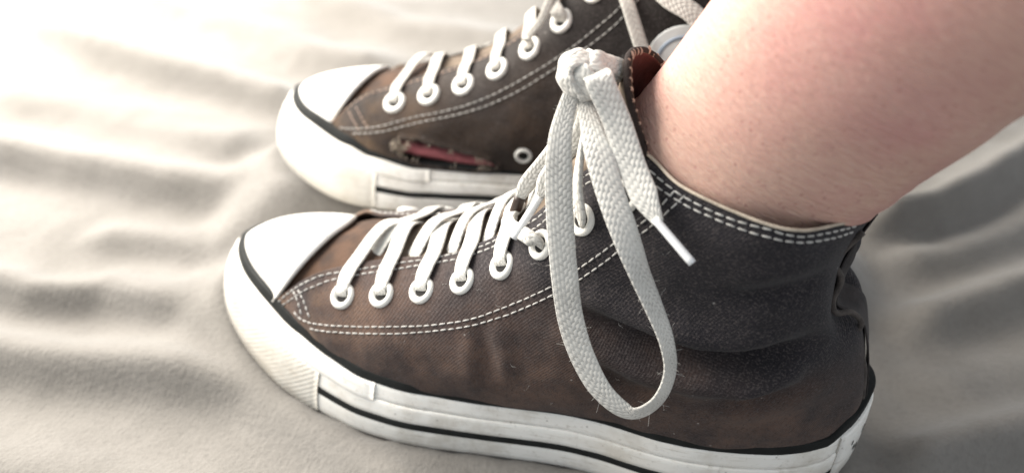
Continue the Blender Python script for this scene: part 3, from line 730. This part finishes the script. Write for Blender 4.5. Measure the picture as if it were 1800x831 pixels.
# seams of the far shoe
FS1 = [(22.4, 3.2, 3.3), (21.98, 3.46, 3.43), (20.3, 3.85, 3.89), (18.58, 3.72, 4.5), (16.88, 3.68, 5.02), (15.23, 3.6, 5.67), (13.66, 3.46, 6.56), (12.4, 3.3, 7.41), (11.15, 3.33, 8.39), (9.98, 3.24, 9.47), (9.07, 3.29, 10.43), (7.6, 3.3, 12.6)]
FS2 = [(21.59, 3.69, 3.33), (19.97, 3.98, 3.75), (18.24, 3.88, 4.34), (16.56, 3.82, 4.85), (14.92, 3.72, 5.47), (13.35, 3.58, 6.33), (12.1, 3.43, 7.21), (10.87, 3.42, 8.18), (9.69, 3.33, 9.17), (8.8, 3.36, 10.16), (7.3, 3.4, 12.3)]
DEFORM[0] = toe_lift
for ln in (FS1, FS2, UP1, COL1): stitches(FARS, ln, mat='thread_tan' if ln is UP1 else 'thread')
stitches(FARS, [(22.0, 2.9, 4.1), (21.5, 3.3, 3.75), (21.1, 3.65, 3.5)], length=.2, mat='thread_tan'); stitches(FARS, [(21.6, 2.9, 4.4), (21.1, 3.4, 4.05), (20.6, 3.8, 3.7)], length=.2, mat='thread_tan')
for ln in (LOW1, UP1): stitches(FARS, [(x, -y, z) for x, y, z in ln], -1)
eyelet(FARS, (12.97, 3.65, 3.27), 1, r=.42, hole=.23); eyelet(FARS, (10.9, 3.5, 3.4), 1, r=.42, hole=.23)
DEFORM[0] = None
q, n = on_surf(FARS, (6.0, 3.9, 8.3))
pa_ = lathe('ankle_patch', [(1.75, -.05), (1.75, .05), (1.70, .07), (.001, .07)], q, n, 'patch', FARS['root'], 48)
lathe('patch_ring', [(1.36, .06), (1.36, .085), (1.18, .085), (1.18, .06)], q, n, 'patch_blue', pa_, 48)

# ---- bow of the near shoe (points in the shoe frame: x heel->toe, y toward the near side, z up)
RT = NEAR['root']
CAMS = Vector((6.043, 23.172, 26.207))                   # a direction the bow faces: up and out to the near side
LOOP = [(11.22, 1.5, 14.96), (11.3, 1.9, 14.56), (11.31, 2.6, 13.73), (11.11, 3.2, 12.48), (10.8, 3.8, 11.23), (10.44, 4.3, 9.87), (10.0, 4.8, 8.48), (9.39, 5.1, 7.16), (8.57, 5.3, 6.04), (7.54, 5.3, 5.43), (6.8, 5.2, 6.22), (6.59, 5.1, 7.55), (6.88, 5.0, 8.74), (7.45, 4.8, 9.8), (8.06, 4.6, 10.82), (8.81, 4.2, 12.05), (9.47, 3.6, 12.93), (10.07, 2.9, 13.77), (10.59, 2.1, 14.31), (10.91, 1.5, 14.72)]
TURN = [0, 5, 10, 5, 0, 0, 10, 25, 45, 55, 62, 62, 55, 45, 30, 15, 8, 0, 0, 0]
def facing(p): return (CAMS - Vector(p)).normalized()
mid = Vector((8.9, 4.3, 9.6)); ns = []
for p, a in zip(LOOP, TURN):
    f = facing(p); o_ = Vector(p) - mid; o_ = (o_ - f * o_.dot(f)).normalized()
    ns.append(f * math.cos(math.radians(a)) + o_ * math.sin(math.radians(a)))
ribbon('lace_loop', LOOP, ns,   .86, .10, 'lace', RT, wf=lambda t: (.55 + .45 * min(1, t * 9, (1 - t) * 12)) * (1 - .45 * math.exp(-((t - .60) / .13) ** 2)), n=190)
END = [(10.92, 1.2, 15.35), (10.45, 2.0, 15.66), (10.28, 2.25, 15.5), (9.64, 2.5, 14.52), (8.92, 3.1, 13.46), (8.33, 3.7, 12.87), (7.8, 4.1, 12.41)]
le = ribbon('lace_end', END, [Vector((0, .4, 1)), Vector((0, .6, 1)), facing(END[2])] + [facing(p) + Vector((.15, 0, 0)) for p in END[3:]], .84, .10, 'lace', RT, wf=lambda t: 1 - .62 * max(0, (t - .84) / .16), n=60)
tube('aglet', [Vector((7.95, 4.04, 12.49)).lerp(Vector((6.61, 4.72, 11.72)), i / 10) for i in range(11)], .125, 'aglet', le, 12)
kn = Vector((10.85, 1.1, 15.25))
def knot_wrap(pts, width, thick, wf=None):
    ribbon('lace_knot', pts, [(Vector(p) - kn) for p in pts], width, thick, 'lace', RT, n=60, wf=wf, wav=.10, crum=.09)
knot_wrap([(10.5, .9, 15.2), (10.95, 1.35, 15.86), (11.35, 1.6, 15.85), (11.55, 1.7, 15.5), (11.42, 1.85, 15.15), (11.05, 1.85, 14.85), (10.75, 1.3, 14.85)], .62, .2, lambda t: .8 + .35 * math.sin(t * 3.1))
knot_wrap([(11.5, 1.0, 15.2), (11.3, 1.5, 15.6), (11.0, 1.85, 15.5), (10.75, 1.95, 15.15), (10.6, 1.75, 14.8), (10.65, 1.2, 14.65)], .70, .2, lambda t: .75 + .4 * math.sin(t * 3.1))
knot_wrap([(11.2, 1.1, 15.6), (10.8, 1.45, 15.82), (10.45, 1.3, 15.72), (10.15, .75, 15.4), (9.98, .1, 15.0)], .74, .26, lambda t: 1.1 - .35 * t)
knot_wrap([(11.0, 1.2, 15.5), (10.6, 1.65, 15.5), (10.3, 1.3, 15.4), (10.05, .5, 15.1)], .6, .3, lambda t: 1.0 - .2 * t)
bl = spline([(11.3, 1.2, 15.35), (10.9, 1.3, 15.3), (10.5, 1.1, 15.3)], 14)
tube('lace_knot', bl, .34, 'lace', RT, 14, rf=lambda t: .55 + .45 * math.sin(math.pi * t))
# second, shorter bow pieces tucked between the panels
S7 = [(10.39, 2.7, 10.84), (10.43, 3.1, 11.35), (10.61, 2.8, 12.14), (10.71, 2.3, 13.08), (10.71, 1.9, 13.98), (10.86, 1.4, 14.59)]
ribbon('lace_strand', S7, [(.6, .9, .5), (.6, .9, .5), (.9, .5, .3), (1, .3, .2), (1, .2, .2), (1, 0, 0)], .62, .16, 'lace', RT)
S6 = [(11.69, 2.65, 9.4), (11.84, 3.05, 9.85), (12.38, 2.75, 9.85), (13.0, 2.1, 9.5), (13.35, 1.3, 9.2), (13.2, .4, 9.2)]
ribbon('lace_strand', S6, [(.3, 1, .4), (.4, 1, .6), (.5, .8, .8), (.6, .5, 1), (.6, 0, 1), (.6, 0, 1)], .52, .2, 'lace', RT)
W1 = [(10.7, 1.0, 14.6), (11.28, 1.0, 13.39), (11.73, .9, 12.49), (12.34, .5, 11.33), (12.85, .6, 10.48), (13.15, .8, 9.75)]
w1 = ribbon('lace_end', W1, [facing(p) for p in W1], .60, .18, 'lace', RT, wf=lambda t: 1 - .45 * max(0, (t - .9) / .1))
tube('aglet', [Vector((13.1, .8, 9.86)).lerp(Vector((13.32, .82, 9.0)), i / 8) for i in range(9)], .21, 'aglet_dark', w1, 12)
W2 = [(10.75, 1.3, 14.5), (11.0, 1.25, 13.2), (11.5, 1.3, 12.22), (11.92, 1.6, 11.47), (12.04, 2.1, 10.89)]
w2 = ribbon('lace_end', W2, [facing(p) for p in W2], .58, .2, 'lace', RT, wf=lambda t: 1 - .5 * max(0, (t - .85) / .15))
tube('aglet', [Vector((12.0, 2.08, 10.98)).lerp(Vector((12.64, 2.85, 9.62)), i / 10) for i in range(11)], .14, 'aglet', w2, 12)
# ---- far shoe: bow hanging on its side, loose cord, tear
FR = FARS['root']
FA = [(10.9, .8, 14.0), (9.83, 2.0, 12.6), (9.32, 2.9, 11.6), (8.75, 3.6, 10.69), (8.29, 4.0, 9.76), (7.78, 4.3, 8.79), (6.86, 4.6, 7.61), (5.34, 4.6, 7.76), (4.85, 4.4, 9.21), (5.91, 4.2, 10.52), (7.1, 3.9, 11.12), (8.53, 3.1, 12.2), (9.47, 2.0, 13.2), (10.7, .8, 14.0)]
ribbon('lace_loop', FA, [facing(p) for p in FA], .80, .13, 'lace_far', FR, n=140, wf=lambda t: .75 if t < .4 else 1.1)
tube('lace_knot', spline([(11.2, .2, 14.0), (11.1, .9, 14.5), (10.6, 1.2, 14.3), (10.5, .6, 13.9), (11.0, .2, 13.8)], 30), .36, 'lace_far', FR)
FC = [(11.2, 1.2, 13.6), (11.9, 2.2, 11.6), (12.24, 2.8, 10.25), (12.55, 3.0, 9.45), (13.12, 3.1, 8.72), (13.2, 2.7, 8.5)]
ribbon('lace_strand', FC, [facing(p) for p in FC], .36, .2, 'lace_far', FR)
ribbon('lace_strand', [(11.6, 2.6, 9.4), (11.75, 3.0, 9.85), (12.1, 2.6, 10.2), (12.2, 1.7, 10.5), (12.0, .8, 10.7)], [(.3, 1, .4), (.4, 1, .6), (.6, .8, .8), (.8, .3, .8), (.8, 0, 1)], .62, .18, 'lace_far', FR)

# the tear: canvas missing along a ragged slit above the rubber, red layer and a dark sheet painted as the gap's shade behind it, frayed threads round it
TEAR = [(19.25, 3.12, .10), (18.9, 3.1, .50), (18.2, 3.0, .62), (17.4, 2.9, .60), (16.5, 2.78, .54), (15.6, 2.66, .46), (14.6, 2.56, .30), (14.2, 2.5, .05)]
def tear_at(x):
    c = lerp_tab(sorted((a, b) for a, b, _ in TEAR), x); h_ = lerp_tab(sorted((a, b) for a, _, b in TEAR), x); return c, h_
qa = [o for o in FR.children if o.name.startswith('quarter_panel')][0]
bm = bmesh.new(); bm.from_mesh(qa.data); kill = []
bmesh.ops.subdivide_edges(bm, edges=[e for e in bm.edges if all(13.8 < v.co.x / S < 19.8 and v.co.z / S < 4.2 for v in e.verts)], cuts=2, use_grid_fill=True)
for f in bm.faces:
    c = f.calc_center_median() / S
    if 14.2 < c.x < 19.25 and c.z < 4:
        z0, hh = tear_at(c.x); hh += .10 * noise.noise(Vector((c.x * 3, 0, c.z))) + .05 * noise.noise(Vector((c.x * 9, 1, 0)))
        if abs(c.z - z0) < hh: kill.append(f)
bmesh.ops.delete(bm, geom=kill, context='FACES')
for v in bm.verts:                                               # lips curl outward
    c = v.co / S
    if 14.0 < c.x < 19.4:
        z0, hh = tear_at(c.x); d = c.z - z0
        if abs(d) < hh + .35: v.co.y += S * .16 * math.exp(-((abs(d) - hh) / .16) ** 2)
bm.to_mesh(qa.data); bm.free(); qa.data.polygons.foreach_set('use_smooth', [True] * len(qa.data.polygons))
V = []; W_ = []; nx = 44
for i in range(nx + 1):
    x = 13.4 + 6.4 * i / nx; z0, hh = tear_at(min(19.2, max(14.25, x)))
    for j in range(9):
        z = 1.9 + 2.3 * j / 8; q, n = on_surf(FARS, (x, 3.9, z)); V.append(Vector((x, q.y - .75, z)))
    for j in range(9):                                           # a soft roll of red cloth pressing out through the slit
        a = math.pi * j / 8; z = z0 - .12 - .33 * math.cos(a) + .05 * noise.noise(Vector((x * 1.5, 2, 0))); q, n = on_surf(FARS, (x, 3.9, z))
        W_.append(Vector((x, q.y - .62 + (.42 + .10 * noise.noise(Vector((x * 1.3, 0, 7)))) * math.sin(a), z)))
link_mesh('slit_shade', V, grid_faces(nx + 1, 9, False), 'tongue_dark', FR)  # dark sheet standing in for the shade inside the slit
link_mesh('red_lining', W_, grid_faces(nx + 1, 9, False), 'sock', FR)
V, F = [], []
def hair(V, F, pts, r):
    base = len(V); n = len(pts)
    for i, p in enumerate(pts):
        t = (pts[min(i + 1, n - 1)] - pts[max(i - 1, 0)]).normalized(); a = t.orthogonal().normalized(); b = t.cross(a)
        for k in range(3):
            g = 2.094 * k; V.append(p + (a * math.cos(g) + b * math.sin(g)) * r)
    for i in range(n - 1):
        for k in range(3): F.append((base + i * 3 + k, base + i * 3 + (k + 1) % 3, base + (i + 1) * 3 + (k + 1) % 3, base + (i + 1) * 3 + k))
for k in range(70):
    x = random.choice([random.uniform(14.3, 15.2), random.uniform(18.3, 19.4), random.uniform(14.6, 19.2)]); z0, hh = tear_at(x); up = random.choice((-1, 1))
    q, n = on_surf(FARS, (x, 3.9, z0 + up * hh)); d = Vector((random.uniform(-.6, .6), 0, -up * random.uniform(.2, 1))).normalized(); Lh = random.uniform(.1, .4)
    pts = [q + n * .05 + d * (Lh * t) + n * (.12 * math.sin(t * 3)) + Vector((random.uniform(-.05, .05), 0, random.uniform(-.05, .05))) for t in (0, .33, .66, 1)]
    hair(V, F, pts, random.uniform(.008, .016))
for k in range(26):                                              # pale tuft at the front end
    q, n = on_surf(FARS, (random.uniform(18.6, 19.3), 3.9, random.uniform(2.95, 3.45)))
    pts = [q + n * .05 + Vector((random.gauss(0, .12), .06 * t + random.gauss(0, .03), random.gauss(0, .12))) for t in range(5)]
    hair(V, F, pts, .022)
o = link_mesh('frayed_threads', V, F, 'lining', FR); o['kind'] = 'stuff'

# heel label marks of the near shoe: the worn dark print and rule
def label_mark(u, h0, h1, w):
    s = NEAR['sole']; i = s.heel - u; V = []
    for hh in (h0, (h0 + h1) / 2, h1):
        c = s.pos(round(i), hh, .085); t = (s.pos(round(i) - 1, hh, .085) - s.pos(round(i) + 1, hh, .085)).normalized()
        ww = w * (1 if hh == (h0 + h1) / 2 else .6); V += [c - t * ww, c + t * ww]
    link_mesh('label_print', V, [(0, 1, 3, 2), (2, 3, 5, 4)], 'black_rubber', RT)
for u, a, b, w in ((1, .80, .87, .07), (1, .62, .72, .06), (3, .66, .78, .07), (4, .50, .60, .07), (5, .56, .64, .06), (2, .46, .53, .06), (6, .70, .76, .06)): label_mark(u, a, b, w)

# lint and stray fibres on the near canvas and along the laces
V, F = [], []
for k in range(30):
    q, n = on_surf(NEAR, (random.uniform(5, 19), 4, random.uniform(4, 12)))
    a = random.uniform(0, 6.28); d = Vector((math.cos(a), 0, math.sin(a))); Lh = random.uniform(.12, .4)
    hair(V, F, [q + n * .03 + d * (Lh * t) + n * (.05 * math.sin(t * 3.1)) + Vector((0, 0, .06 * math.sin(t * 5 + a))) for t in (0, .25, .5, .75, 1)], .0045)
P = spline(LOOP, 160)
for k in range(150):
    p = random.choice(P); d = Vector((random.gauss(0, 1), random.gauss(0, .6), random.gauss(0, 1))).normalized(); Lh = random.uniform(.40, .58)
    e = Vector((random.gauss(0, .08), random.gauss(0, .08), random.gauss(0, .08)))
    hair(V, F, [p + d * (Lh * t) + e * t * t for t in (.3, .55, .8, 1)], .0045)
o = link_mesh('lint_fibres', V, F, 'thread', RT); o['kind'] = 'stuff'
